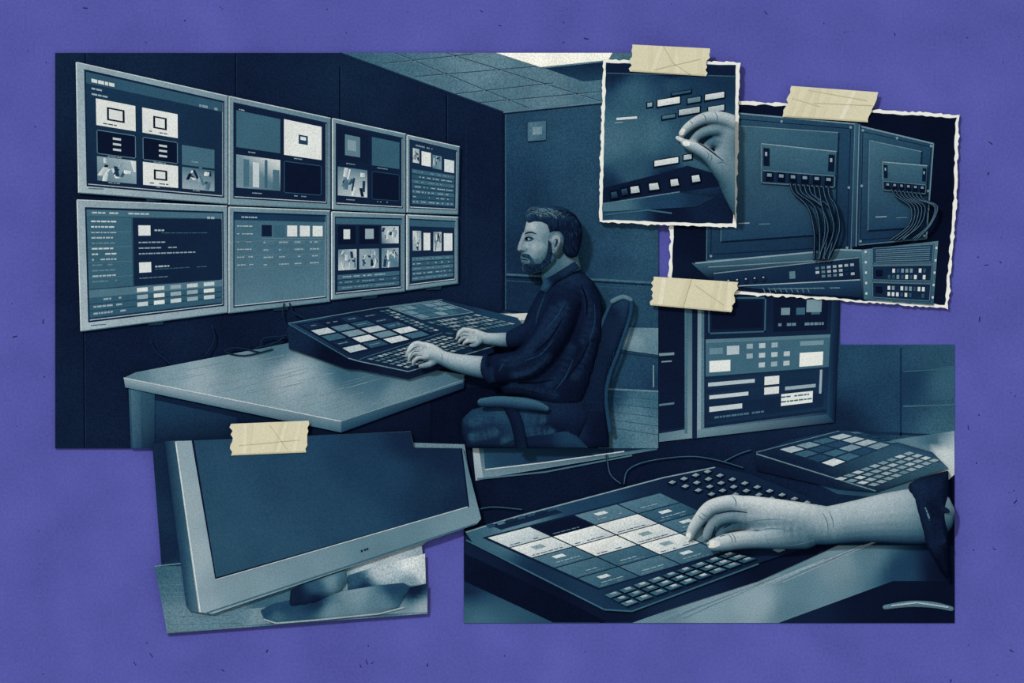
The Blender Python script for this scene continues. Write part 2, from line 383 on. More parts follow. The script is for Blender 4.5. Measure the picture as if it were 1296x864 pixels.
for L in([(883,651),(888,656),(894,657)],[(887,648),(892,652),(897,653)],[(925,626),(930,632),(931,640)],[(921,675),(925,680),(926,686)],[(925,674),(929,679),(930,685)],[(1040,648),(1046,660),(1047,674)],[(1048,646),(1053,658),(1054,670)],[(868,664),(873,666),(877,667)],[(955,672),(975,668),(1000,670)],[(945,660),(965,657),(990,656)],[(990,690),(1010,688),(1030,682)]):
    o.cline(L,1.2,.42)
for L in([(905,650),(925,646),(945,648)],[(895,657),(888,668),(881,680)],[(905,665),(902,675),(900,682)],[(925,662),(915,668)],[(910,678),(935,672),(960,670)]):
    o.cline(L,2,.14)
o.done(kz=.72)
o=Ob('shirt_sleeve',M_CLOTH)
o.poly([(1150,612),(1165,604),(1200,595),(1203,740),(1190,722),(1174,694),(1168,665),(1158,640)],12,[(1160,615,.12),(1190,610,.09),(1180,650,.06),(1200,700,.04),(1176,690,.09)],step=5,H=36,R=18,th=11,closed=True)
o.tube([(1154,616,30,6),(1163,640,41,7),(1171,665,41,7),(1178,690,30,6)],.12,cdn=.05)
for L in([(1178,616),(1190,640),(1198,646)],[(1184,660),(1194,684)],[(1180,608),(1190,615)]): o.tube([(x,y,44,3.5) for x,y in L],.1)
o.fuse(1.5,3,xmax=1205)
o.grad([(1190,598),(1208,594),(1208,746),(1196,732)],2.2,[.06,.05,.04,.04])
o.done(kz=.66)

# =============== PRINT A (main) ===============
ZA=3.5
o=Ob('photo_print');o.rect(70,67,833,567,ZA-.3,.07,th=3);o.done()
o=Ob('wall_left')
o.poly([(70,67),(430,67),(637,142),(637,567),(70,567)],ZA,[(90,80,.12),(80,300,.08),(80,500,.1),(200,80,.12),(300,100,.1),(450,100,.12),(560,140,.1),(610,200,.09),(620,350,.11),(610,440,.09),(300,420,.08),(150,450,.09),(250,440,.1),(400,400,.11)],step=20)
for a,b in(((108,67),(108,80)),((106,420),(107,567)),((298,67),(298,122)),((430,84),(430,150)),((565,120),(565,180))):
    o.line([a,b],1.6,ZA+.1,.03);o.line([(a[0]+1.6,a[1]),(b[0]+1.6,b[1])],.7,ZA+.12,.16)
o.line([(590,160),(590,360)],1,ZA+.1,.13)
o.done()
o=Ob('ceiling')
o.poly([(430,67),(833,67),(833,122),(637,142)],ZA+.4,[(440,68,.3),(500,85,.34),(560,110,.38),(630,138,.38),(700,120,.42),(600,75,.44),(740,110,.36),(820,110,.36)],step=12,th=.6)
for a,b in(((490,80),(600,68)),((525,97),(680,84)),((575,119),(700,105)),((500,67),(670,137)),((565,67),(760,128)),((606,130),(760,116))):
    o.line([a,b],1.1,ZA+.6,.24)
    o.line([(a[0],a[1]+1.1),(b[0],b[1]+1.1)],.6,ZA+.62,.5)
o.grad([(686,85),(762,77),(790,77),(790,98),(738,103)],ZA+.8,[.14,.12,.12,.22,.2])
o.line([(430,67),(637,142)],2,ZA+.9,.14);o.line([(637,142),(833,122)],2.2,ZA+.9,.4);o.line([(637,144),(833,124)],1.5,ZA+.9,.1)
o.done()
o=Ob('ceiling_light');o.poly([(628,67),(775,67),(770,76),(684,85)],ZA+1,1.0,th=.3);o.line([(684,86),(770,77)],2,ZA+1.3,.4);o.done()
o=Ob('wall_right')
o.poly([(637,142),(833,122),(833,567),(637,567)],ZA+.2,[(650,160,.22),(720,160,.24),(650,250,.18),(745,250,.23),(820,300,.25),(650,340,.15),(760,340,.22),(640,430,.14),(800,380,.24),(825,440,.22),(800,470,.22),(830,500,.16)],step=16)
o.line([(637,142),(637,392)],3.5,ZA+.4,.07);o.line([(640,142),(640,392)],1,ZA+.5,.3)
o.line([(640,347),(833,358)],2.6,ZA+.5,.33);o.line([(640,350),(833,361)],1.6,ZA+.5,.1);o.line([(640,355),(833,367)],1,ZA+.5,.27)
o.line([(640,392),(833,425)],1.5,ZA+.5,.1)
o.line([(827,462),(827,490)],1.5,ZA+.6,.5)
o.done()
o=Ob('wall_thermostat',M_PLASTIC);o.grad([(668,155),(691,153),(691,177),(668,179)],ZA+2,[.38,.34,.3,.36],1.6);o.grad([(674,161),(686,160),(686,170),(674,171)],ZA+2.3,[.5,.45,.48,.52],.3);o.line([(668,180),(691,178)],1,ZA+1,.08);o.done()
o=Ob('floor')
o.poly([(755,494),(833,494),(833,567),(755,567)],ZA+.5,[(770,500,.2),(830,500,.3),(800,530,.38),(780,560,.32),(830,560,.4)],step=9)
for i in range(5): o.line([(768,500+i*10),(833,506+i*11)],.8,ZA+.6,.25)
o.line([(768,492),(833,495)],2.2,ZA+.7,.42)
o.poly([(520,490),(757,490),(757,567),(520,567)],ZA+.5,[(540,520,.05),(600,500,.05),(740,560,.06)])
o.done()
o=Ob('side_counter',M_WOOD);o.poly([(786,414),(833,415),(833,449),(797,444),(770,440)],ZA+2,[(790,420,.3),(800,430,.52),(830,420,.45),(830,440,.42),(780,438,.3)],step=6,th=1.5);o.line([(770,442),(797,446),(833,451)],2.5,ZA+2.1,.2)
o.poly([(600,397),(645,396),(670,400),(660,412),(610,408)],ZA+1,[(610,400,.35),(660,404,.55)],step=6)
o.poly([(628,398),(668,396),(666,405),(640,406)],ZA+1.4,.88)
o.done()

def sT1(o,q,z):
    o.grad(q,z,[.18,.15,.13,.12]);o.uv(q,0,0,1,.1,z+.1,.27);z+=.25
    o.text(q,.04,.22,.05,.04,z,.95,1);o.text(q,.04,.13,.13,.02,z,.7);o.text(q,.04,.16,.18,.02,z,.7)
    o.text(q,.83,.97,.07,.035,z,.6)
    for r,(a,b) in enumerate([(.22,.46),(.5,.72),(.74,.96)]):
        for c,(u0,u1) in enumerate([(.07,.36),(.41,.67),(.70,.94)]):
            if r==0 and c==2: continue
            if r==0 or (r==2 and c==1):
                o.uv(q,u0,a,u1,b,z,.88);o.uv(q,u0+.08,a+.06,u1-.08,b-.06,z+.1,.07);o.uv(q,u0+.095,a+.075,u1-.095,b-.075,z+.2,.86)
                o.text(q,u0+.05,u1-.05,b-.03,.012,z+.3,.25)
            elif r==1 and c<2:
                o.uv(q,u0,a,u1,b,z,.07);o.frame(q,u0,a,u1,b,z+.1,.4,.006,.008)
                for k in range(3): o.uv(q,u0+.12,a+.05+.05*k,u0+.18,a+.07+.05*k,z+.15,.75)
            elif r==1: o.uv(q,u0,a+.02,u1,b,z,.34);o.text(q,u0+.07,u1-.07,b-.05,.015,z+.1,.6)
            else: o.pic(q,u0,a,u1,b,z)
            if r!=0: o.text(q,u0+.08,u1-.08,b+.005,.012,z+.3,.6)
def sT2(o,q,z):
    o.grad(q,z,[.11]*4);z+=.2;o.text(q,.05,.12,.04,.015,z,.7)
    o.uv(q,.02,.06,.5,.46,z,.31);o.uv(q,.54,.05,.95,.47,z,.88);o.uv(q,.7,.2,.8,.31,z+.1,.2);o.uv(q,.72,.22,.78,.26,z+.2,.85)
    o.grad([Q(q,.02,.54),Q(q,.5,.54),Q(q,.5,.9),Q(q,.02,.9)],z,[.5,.85,.35,.5]);o.uv(q,.1,.58,.16,.88,z+.1,.35);o.uv(q,.2,.6,.27,.88,z+.1,.75);o.uv(q,.33,.56,.36,.88,z+.1,.3);o.uv(q,.42,.66,.49,.88,z+.1,.35)
    o.uv(q,.54,.54,.95,.92,z,.07);o.frame(q,.54,.54,.95,.92,z+.1,.25,.008,.01)
    for v in(.49,.94):
        o.text(q,.15,.3,v,.015,z,.6);o.text(q,.65,.8,v,.015,z,.6)
def sT3(o,q,z):
    o.grad(q,z,[.11]*4);z+=.2
    o.uv(q,.02,.05,.48,.43,z,.1);o.uv(q,.13,.1,.36,.37,z+.1,.42);o.uv(q,.17,.16,.3,.3,z+.2,.55)
    o.uv(q,.54,.06,.96,.45,z,.29);o.pic(q,.02,.53,.47,.9,z);o.uv(q,.54,.53,.96,.92,z,.07);o.frame(q,.54,.53,.96,.92,z+.1,.22,.008,.01)
    for v in(.47,.94): o.text(q,.15,.32,v,.015,z,.6);o.text(q,.62,.8,v,.015,z,.6)
def table(o,q,z,u0,v0,u1,v1,n,t=.26):
    for i in range(n):
        v=v0+(v1-v0)*i/n;h=(v1-v0)/n
        o.uv(q,u0,v,u1,v+h*.85,z,t if i%2 else t+.05);o.text(q,u0+.03,u1-.03,v+h*.3,h*.28,z+.1,random.choice([.55,.7]),.55)
def sT4(o,q,z):
    o.grad(q,z,[.15]*4);z+=.2
    o.pic(q,.06,.1,.2,.32,z);o.uv(q,.25,.12,.45,.34,z,.88);o.pic(q,.48,.14,.68,.36,z);o.uv(q,.74,.17,.95,.38,z,.8)
    table(o,q,z,.04,.42,.96,.96,7);o.text(q,.1,.5,.04,.03,z,.6)
def sB1(o,q,z):
    o.grad(q,z,[.3,.14,.12,.2]);z+=.2;o.uv(q,0,0,1,.06,z,.34);o.text(q,.04,.5,.02,.02,z+.1,.8)
    o.uv(q,0,.07,.33,.72,z,.3);o.uv(q,.34,.07,1,.72,z,.12)
    o.text(q,.85,.97,.04,.03,z+.2,.7)
    for i in range(12): o.text(q,.03,.22,.1+.05*i,.018,z+.1,random.choice([.5,.75,.85]),.9)
    for i in range(4): o.uv(q,.0,.2+.14*i,.33,.205+.14*i,z+.15,.4)
    for v in(.14,.5):
        o.uv(q,.38,v,.47,v+.1,z+.1,.84);o.text(q,.5,.62,v+.04,.02,z+.1,.75);o.text(q,.5,.9,v+.07,.01,z+.1,.35)
    for i in range(3): o.text(q,.38,.38+.2+.12*i,.3+.055*i,.016,z+.1,.65,.9)
    o.text(q,.38,.6,.65,.01,z+.1,.5)
    o.uv(q,0,.73,1,.8,z,.38)
    for r in range(3):
        o.uv(q,.0,.8+.062*r,1,.855+.062*r,z,.28)
        o.text(q,.03,.28,.815+.062*r,.02,z+.1,.7)
        for c in range(5): o.uv(q,.36+.125*c,.745+.07*r,.44+.125*c,.785+.07*r,z+.1,random.choice([.75,.85,.6]))
def sB2(o,q,z):
    o.grad(q,z,[.32,.32,.38,.4]);z+=.2;o.uv(q,0,0,1,.07,z,.18);o.text(q,.03,.3,.03,.02,z+.1,.7)
    for c in range(5): o.uv(q,.3+.14*c,.12,.41+.14*c,.25,z,(.1,.3,.84,.84,.86)[c])
    for r in range(6):
        o.text(q,.03,.22,.13+.085*r,.015,z+.1,.75)
        if r>1:
            for c in range(4): o.uv(q,.31+.17*c,.12+.085*r,.44+.17*c,.18+.085*r,z,.36);o.text(q,.32+.17*c,.43+.17*c,.14+.085*r,.018,z+.1,.7)
    o.uv(q,.3,.27,.98,.275,z,.5)
    for v in (.3,.46,.6): o.uv(q,.0,v,1,v+.005,z+.1,.45)
def sB3(o,q,z):
    o.grad(q,z,[.12]*4);z+=.2;o.uv(q,0,0,1,.08,z,.3)
    o.uv(q,.04,.1,.3,.35,z,.07);o.uv(q,.12,.15,.22,.28,z+.1,.8);o.uv(q,.36,.1,.66,.35,z,.07);o.uv(q,.45,.14,.58,.28,z+.1,.6);o.pic(q,.7,.1,.96,.35,z)
    o.pic(q,.04,.42,.32,.7,z);o.pic(q,.36,.42,.66,.7,z);o.pic(q,.7,.42,.96,.7,z)
    table(o,q,z,.03,.76,.97,.98,3)
def sB4(o,q,z):
    o.grad(q,z,[.13]*4);z+=.2;o.uv(q,0,0,1,.1,z,.28)
    o.pic(q,.06,.17,.25,.48,z);o.uv(q,.3,.2,.45,.48,z,.85);o.pic(q,.52,.18,.7,.5,z);o.uv(q,.75,.2,.94,.5,z,.82)
    table(o,q,z,.04,.58,.96,.96,5,.28)
frames=[([(97,79),(289,122),(289,258),(100,244)],[(109,91),(282,130),(282,248),(112,233)],sT1),
([(290,122),(419,150),(419,264),(290,259)],[(297,132),(413,157),(413,256),(297,249)],sT2),
([(421,150),(514,170),(514,269),(421,265)],[(426,158),(509,176),(509,262),(426,257)],sT3),
([(515,171),(582,186),(580,271),(515,269)],[(519,178),(578,192),(577,265),(519,262)],sT4),
([(98,253),(288,261),(289,395),(103,419)],[(110,265),(281,270),(282,385),(114,405)],sB1),
([(290,262),(418,267),(418,381),(290,396)],[(297,270),(412,274),(412,375),(297,387)],sB2),
([(420,268),(513,272),(513,368),(420,379)],[(425,276),(508,278),(508,363),(425,371)],sB3),
([(515,272),(580,275),(580,358),(515,367)],[(519,278),(576,281),(576,353),(519,360)],sB4)]
for i,(f,sc,fn) in enumerate(frames):
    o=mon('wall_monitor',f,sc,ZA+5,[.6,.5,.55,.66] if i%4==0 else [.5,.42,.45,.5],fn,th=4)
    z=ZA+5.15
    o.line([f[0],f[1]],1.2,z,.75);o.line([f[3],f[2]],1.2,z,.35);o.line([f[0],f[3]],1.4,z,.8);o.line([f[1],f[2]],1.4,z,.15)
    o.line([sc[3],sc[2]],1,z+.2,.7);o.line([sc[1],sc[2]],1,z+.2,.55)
    if i%4==0:
        a=Q([f[3],f[2],f[2],f[3]],.05,0);o.line([(a[0]+3,a[1]-6),(a[0]+22,a[1]-5.5-(2 if i==4 else 0))],1,z+.1,.3)
    b=Q([f[3],f[2],f[2],f[3]],.5,0);o.grad([(b[0]-10,b[1]-1),(b[0]+12,b[1]-1),(b[0]+10,b[1]+4),(b[0]-8,b[1]+5)],ZA+2,[.3,.25,.1,.1],1)
    o.done()
o=Ob('studio_desk',M_WOOD)
o.poly([(157,478),(172,471),(365,434),(470,455),(588,474),(586,484),(432,533)],ZA+6,[(165,478,.42),(220,470,.52),(300,452,.48),(350,440,.36),(300,490,.52),(370,475,.64),(400,500,.54),(430,525,.5),(500,500,.46),(570,482,.36),(480,480,.34),(440,470,.3),(250,480,.6)],step=8,th=1)
for i in range(60):
    a=random.random();u=random.uniform(0,.7);qd=[(160,478),(365,436),(586,480),(432,531)]
    o.line([Q(qd,u,a),Q(qd,min(1,u+random.uniform(.1,.3)),a)],.4,ZA+6.1+i*.003,random.choice([.48,.56,.58,.52]))
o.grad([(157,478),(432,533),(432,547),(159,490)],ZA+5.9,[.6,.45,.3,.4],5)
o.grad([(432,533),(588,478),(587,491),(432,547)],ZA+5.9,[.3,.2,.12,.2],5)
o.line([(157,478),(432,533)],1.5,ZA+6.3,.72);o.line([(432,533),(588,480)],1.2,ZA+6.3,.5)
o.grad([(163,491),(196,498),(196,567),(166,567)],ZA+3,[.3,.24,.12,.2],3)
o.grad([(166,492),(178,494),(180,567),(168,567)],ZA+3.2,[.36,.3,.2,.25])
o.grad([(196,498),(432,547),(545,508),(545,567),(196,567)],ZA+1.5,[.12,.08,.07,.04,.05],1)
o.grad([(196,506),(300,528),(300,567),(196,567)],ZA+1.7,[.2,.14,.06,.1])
o.done()
o=Ob('cable_bundle',M_PLASTIC)
for P in([(360,384),(358,400),(364,420),(350,433),(325,440)],[(367,384),(372,396),(385,402)],[(190,430),(198,445),(215,460)],[(268,412),(272,430),(262,448)],[(330,446),(300,440),(285,445),(310,450),(345,442)],[(600,392),(612,398),(630,402)],[(575,388),(610,391),(622,402)],[(365,425),(335,428),(330,438)]):
    o.tube([(x,y,ZA+8,1.0) for x,y in P],.16,seg=6,cdn=.05)
o.done()
o=Ob('switcher_console',M_PLASTIC)
zc=ZA+12
o.poly([(364,410),(368,412),(440,452),(455,456),(517,468),(625,432),(625,446),(517,480),(456,468),(440,467),(366,441)],zc-1,[(370,430,.12),(430,458,.05),(517,474,.09),(600,445,.1)],step=8,th=8)
o.poly([(365,409),(476,390),(560,379),(655,402),(662,415),(628,437),(517,470),(455,456),(441,453)],zc,[(380,410,.2),(450,400,.1),(560,385,.15),(640,405,.2),(560,440,.13),(500,460,.12)],step=10,th=9)
o.line([(365,409),(476,390),(560,379)],1,zc+.2,.4);o.line([(441,453),(455,457),(517,470),(628,437)],1.3,zc+.2,.45);o.line([(366,410),(441,453)],1.2,zc+.2,.3)
q=[(374,410),(476,393),(552,424),(443,449)]
o.grad(q,zc+.3,[.1,.12,.1,.1])
g=[[.14,.1,.16,.12],[.72,.4,.25,.14],[.3,.5,.68,.25],[.14,.78,.45,.76],[.7,.25,.76,.32]]
for r in range(5):
    for c in range(4):
        o.uv(q,.04+.24*c,.04+.19*r,.24+.24*c,.19+.19*r,zc+.5,g[r][c])
        if g[r][c]<.3:o.text(q,.07+.24*c,.21+.24*c,.1+.19*r,.03,zc+.6,.5)
q=[(492,389),(556,381),(600,395),(535,404)];o.grad(q,zc+.3,[.3,.2,.25,.25])
for i in range(5):
    for j in range(3):o.uv(q,.04+i*.19,.06+j*.31,.2+i*.19,.3+j*.31,zc+.5,random.choice([.3,.45,.25,.5]))
o.line([(492,389),(556,381),(600,395),(535,404),(492,389)],1,zc+.7,.45)
keys(o,[(462,454),(560,424),(610,434),(517,466)],16,6,zc+.2,.48,fu=.7,fv=.6,th=1,var=.18)
keys(o,[(478,393),(492,391),(558,418),(545,421)],2,11,zc+.2,.4,th=1,var=.2)
keys(o,[(538,407),(602,397),(655,410),(590,422)],11,5,zc+.2,.42,th=1,var=.2)
keys(o,[(560,421),(590,413),(630,428),(612,433)],6,4,zc+.2,.3,th=1,var=.2)
o.line([(455,455),(462,452),(560,421)],1,zc+.4,.3)
o.done()
# chair
o=Ob('office_chair',M_PLASTIC)
zk=ZA+12
o.poly([(772,384),(780,377),(791,374),(799,377),(799,388),(793,410),(783,438),(771,468),(766,498),(770,535),(771,566),(742,566),(722,552),(716,530),(727,502),(740,468),(751,434),(761,404)],zk,[(790,380,.18),(793,395,.16),(775,400,.1),(760,440,.09),(780,440,.11),(735,500,.09),(765,480,.1),(725,540,.14),(760,540,.06),(740,520,.08),(768,560,.05)],step=4,H=4,R=8,th=10)
for k in range(12):
    t=k/11;o.line([(766+t*20,400),(724+t*38,520)],.6,zk+4.3,.14)
for k in range(14):
    y=400+k*9;x0=764-(y-400)*.33;x1=794-(y-400)*.27
    o.line([(x0,y),(x1,y+2)],.5,zk+4.35,.13)
o.tube([(773,384,zk+4,2.2),(762,408,zk+4,2.2),(747,452,zk+4,2.2),(729,502,zk+4,2.4),(718,530,zk+4,3)],.22,sub=5)
o.tube([(799,380,zk+4,2.4),(797,400,zk+4,2.2),(784,440,zk+4,2.2),(771,476,zk+4,2.4),(767,505,zk+4,2.4),(772,545,zk+4,2.6)],.2,sub=5)  # paler rim tone is a painted edge highlight
o.tube([(775,381,zk+5,3),(788,375.5,zk+5,3),(798,379,zk+5,2.6)],.4)
o.poly([(718,540),(735,556),(744,566),(650,566),(660,552)],zk+8,[(725,550,.18),(680,560,.1)],H=4,R=6,step=4)
chair=o.done()
# ---- seated man ----
zm=ZA+13
o=Ob('shirt',M_CLOTH)
torso=[(682,370),(690,356),(704,347),(722,339),(735,343),(750,355),(760,373),(764,400),(761,430),(753,462),(745,490),(735,512),(700,514),(665,503),(640,500),(632,490),(640,470),(650,445),(658,420),(668,395),(676,380)]
o.poly(torso,zm,[(690,370,.1),(720,350,.13),(755,380,.09),(745,440,.06),(700,420,.08),(720,480,.07),(660,470,.09),(650,495,.08)],step=5,H=16,R=24,th=12,closed=True)
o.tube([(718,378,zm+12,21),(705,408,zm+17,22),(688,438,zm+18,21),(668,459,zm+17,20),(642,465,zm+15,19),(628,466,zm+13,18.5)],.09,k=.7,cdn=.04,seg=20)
o.tube([(615,450,zm+16,4),(613,460,zm+23,5),(614,472,zm+22,5),(620,482,zm+15,4)],.13,cdn=.06)
o.tube([(690,405,zm+4,16),(672,420,zm+6,15),(656,427,zm+7,13.5),(650,429,zm+7,12.5)],.1,cdn=.05)
for L in([(712,388),(704,408),(692,424)],[(700,395),(684,425),(668,440)],[(668,446),(652,455),(636,456)],[(690,455),(672,470),(652,476)],[(740,372),(746,400),(738,430)],[(722,440),(712,468),(696,486)],[(750,420),(742,450),(728,474)],[(650,486),(672,492),(700,498)]):
    o.tube([(x,y,zm+(29 if x<714 and y<478 and not(x<726 and y>440 and x>695) else 14),3.2) for x,y in L],.13,k=.5,seg=8)
o.fuse(1.2,3)
o.poly([(684,367),(688,354),(700,348),(727,331),(734,339),(717,350),(703,358),(691,371)],zm+14,[(690,360,.22),(725,338,.14),(700,354,.1)],step=3,H=3,R=4,th=6)
for L in([(716,380),(706,398),(690,418)],[(700,430),(684,448),(664,456)],[(648,450),(638,458),(632,470)],[(752,385),(752,410),(744,435)],[(725,455),(716,475),(704,492)],[(690,372),(682,392),(678,410)]): o.cline(L,2,.17)
for L in([(712,402),(696,428),(676,446)],[(746,430),(734,456),(716,480)],[(700,480),(680,484),(655,484)],[(735,360),(742,380),(742,400)]): o.cline(L,2.5,.03)
shirt=o.done()
o=Ob('trousers',M_CLOTH)
o.poly([(740,503),(746,530),(730,566),(592,566),(584,548),(585,530),(597,518),(625,511),(650,500),(700,500)],zm-2,[(600,525,.2),(640,515,.24),(700,515,.12),(620,550,.12),(660,535,.18),(700,550,.06),(590,550,.1)],step=5,H=13,R=24,th=10,closed=True)  # paler thigh top is a highlight painted into the cloth
for L in([(600,532),(640,526),(685,530)],[(640,558),(665,548),(695,546)],[(600,552),(625,546)]): o.tube([(x,y,zm+9,3.5) for x,y in L],.22,k=.5,seg=8)
o.fuse(1.5,4,ymax=567)
trousers=o.done()
# head
o=Ob('head',M_SKIN)
o.poly([(684,348),(694,328),(728,308),(735,340),(720,352),(702,362),(688,360)],zm+2,[(692,350,.3),(702,335,.34),(720,330,.42),(726,322,.36)],step=3,H=11,R=12,th=4,closed=True)
face=[(670,274),(666,282),(664.3,289),(663,294),(662.8,297),(663.6,300),(661.5,304),(658.6,309),(655.4,313),(654.2,315.6),(655.4,318),(658.8,319.2),(659.8,321.5),(658.8,324),(658.3,326.3),(659.6,328.3),(658.9,330.3),(659.8,332.5),(662,334.5),(661.5,338),(662,341.5),(665.5,345),(674,346.5),(685,343.5),(696,336),(704,326),(714,318),(728,318),(735,300),(730,280),(716,268),(690,266)]
o.poly(face,zm+6,[(668,280,.72),(665,290,.7),(664,297,.55),(672,288,.7),(684,290,.56),(667,303,.42),(661,309,.6),(657,315,.56),(665,313,.62),(671,306,.5),(676,312,.66),(684,312,.58),(690,304,.46),(681,303,.54),(663,323,.46),(670,320,.55),(661,333,.38),(664,340,.3),(678,338,.32),(690,330,.34),(697,320,.32),(700,300,.38),(686,322,.44),(720,300,.2),(658,319,.34)],step=1.8,H=18,R=20,th=4,closed=True)  # lit front of the face is painted paler in the samples
o.tube([(664.5,297,zm+14,3.8),(661,305,zm+15,3.2),(658.4,312,zm+16,3.2),(658,315.3,zm+16,2.8)],.58,k=1)
o.tube([(662,316,zm+19,2.4),(664,316,zm+19,1.8)],.5,k=.8)
o.tube([(664.4,295,zm+15,2.2),(670,293.8,zm+20,2.2),(678,295,zm+22,1.8)],.56,k=.7)
o.tube([(660.8,326,zm+13,1.6),(665,327,zm+18,1.4)],.36,k=.9);o.tube([(660.8,331,zm+13,1.6),(665,330.6,zm+17.5,1.4)],.38,k=.9)
o.tube([(672,309,zm+20,5),(680,311,zm+21,5)],.64,k=.6)
o.tube([(665,340,zm+13,4.5),(674,341.5,zm+15,4.5),(688,336,zm+17,5),(697,327,zm+18,5)],.3,k=.7)
o.poly([(696.5,304),(699,299),(704,297),(709,299),(710.5,305),(708,313),(705,319),(701,322.5),(698,320),(697,312)],zm+23,[(700,300,.62),(708,302,.6),(703,310,.45),(700,319,.5)],step=1.5,H=4,R=3,th=8,closed=True)
o.fuse(.8,3)
o.poly([(663.9,303),(665,300.6),(669,299.6),(674,301),(676,303),(672,305.6),(667,306),(664.5,305)],.15,.25,step=1,on=o)
o.poly([(665,303),(666,301.8),(669,301.4),(671.5,303),(669.5,304.2),(666,304.3)],.35,.6,step=1,on=o)
o.poly([(665.2,301.6),(666.3,301.1),(667.8,301.5),(668,304),(666.2,304.6),(665.2,304)],.5,.03,step=1,on=o)
o.cline([(664,302.2),(666.5,300.8),(670,300.6),(674.5,302.6)],1.2,.04,.6);o.cline([(665,305),(669,305.2),(673,304.4)],.8,.26,.5)
o.cline([(665,299),(669,297.9),(674,299)],.7,.4,.3)
for k in range(2): o.cline([(664,296.2+k*.7),(667.5,294.4+k*.7),(673,294.2+k*.5),(679,296.8)],1.3,.09,.6)
o.cline([(659,318),(660.4,317.3),(662.4,318.4)],1.2,.1,.4);o.cline([(664.5,312.5),(667,315.5),(665.6,319)],.9,.36,.3)
o.cline([(660.2,328.5),(662,328.7),(666,329),(668.5,330)],1.2,.08,.5)
o.cline([(699.5,303),(702,299.6),(706.5,299.6),(708.3,304),(706,312)],1,.72,.4);o.cline([(702,304),(704.6,303.6),(704,309),(701.6,313)],2.2,.14,.4);o.cline([(700,316),(702.5,318)],1.4,.3,.4)
beard=[(693.8,304),(697.5,308),(699,322),(696,333.5),(686,342.5),(675,346),(666,344.5),(662.2,341.5),(661.8,338),(662.4,335),(666,333.8),(670.5,333.5),(670.5,330),(667,327),(662,325.4),(659.8,324.2),(660.4,321.8),(665,321.4),(670,322.4),(674,328),(677,334),(684,334),(690.5,326),(693.2,314)]
o.poly(beard,.3,[(663,342,.15),(670,343,.13),(680,340,.11),(690,334,.12),(696,325,.13),(694,308,.16),(664,323,.2),(672,328,.2),(684,336,.14),(676,335,.17)],step=1.2,on=o)
def inside(x,y,P):
    r=False;n=len(P)
    for i in range(n):
        a=P[i];b=P[(i+1)%n]
        if (a[1]>y)!=(b[1]>y) and x<(b[0]-a[0])*(y-a[1])/(b[1]-a[1])+a[0]: r=not r
    return r
bx=[]
while len(bx)<180:
    x=random.uniform(661,700);y=random.uniform(303,345)
    if inside(x,y,beard): bx.append((x,y))
for x,y in bx:
    d=(random.uniform(.5,1.2),random.uniform(1.5,2.4)) if x>672 else (random.uniform(-.1,.8),random.uniform(1.2,2.0))
    if y+d[1]<343.5: o.cline([(x,y),(x+d[0],y+d[1])],.5,random.choice([.05,.08,.22,.2,.28]),.6)
for i in range(90):
    x=random.uniform(670,693);y=334-random.uniform(0,8)-(max(0,x-682)*.9)
    o.cline([(x,y),(x+.6,y+1.6)],.45,.3,.4)
head=o.done(kc=.86)
# hair
o=Ob('hair',M_HAIR)
hair=[(668,282),(664.5,276),(664,271),(667,267),(671,264),(680,262.5),(692,261),(706,261.5),(718,265),(728,272),(735,283),(737,297),(734.5,312),(730,325),(722,327),(715,323),(711.5,314),(711,302),(707,296.5),(700,296.5),(697.5,303),(697,309),(693.6,306),(692.6,296),(690,287),(684,283),(676,281.5)]
o.poly(hair,zm+17,[(668,271,.22),(672,277,.18),(685,266,.24),(700,267,.18),(715,270,.13),(725,280,.09),(730,300,.07),(725,318,.08),(715,310,.09),(702,290,.09),(692,280,.12),(680,276,.15),(695,300,.11)],step=2.2,H=11,R=14,th=7,closed=True)
for i in range(9):
    x=667+i*4.5;o.tube([(x,274-i*.3,zm+22,2),(x+3,266-i*.2,zm+25,2.6),(x+12,264.5+i*.35,zm+27,2.6),(x+22,270+i*.9,zm+27,1.8)],.24-.012*i,k=.7,seg=8)
o.fuse(.9,2)
for i in range(150):
    t=random.random();x=666+t*60;y=random.uniform(263,270)+max(0,(x-700)*.22)
    L=random.uniform(8,18);c=random.choice([.05,.08,.36,.45,.5,.24]) if x<698 else random.choice([.04,.06,.16,.24,.12])  # paler front strands paint a highlight into the hair
    P=[(x,y+4),(x+L*.35,y+1.2),(x+L*.8,y+2+L*.15),(x+L,y+4+L*.3)]
    if all(inside(a,b,hair) for a,b in P): o.cline(P,.7,c,.35)
for i in range(170):
    x=random.uniform(688,734);y=random.uniform(276,318)
    P=[(x,y),(x+1.2,y+3.5),(x+.6,y+7)]
    if all(inside(a,b,hair) for a,b in P): o.cline(P,.6,random.choice([.03,.05,.15,.19,.1]),.3)
hairo=o.done()
o=Ob('near_arm_and_hand',M_SKIN)
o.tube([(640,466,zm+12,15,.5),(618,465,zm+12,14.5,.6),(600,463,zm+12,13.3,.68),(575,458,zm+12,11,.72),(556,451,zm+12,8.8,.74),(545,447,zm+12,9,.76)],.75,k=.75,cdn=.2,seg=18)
for kx,ky in((537,437),(535,441.5),(536,446.5),(539,451)):
    o.tube([(558,449,zm+11,7,.74),(548,445+(ky-444)*.5,zm+12,6,.78),(kx,ky,zm+13,4.8,.8)],.78,k=.8,cdn=.4)
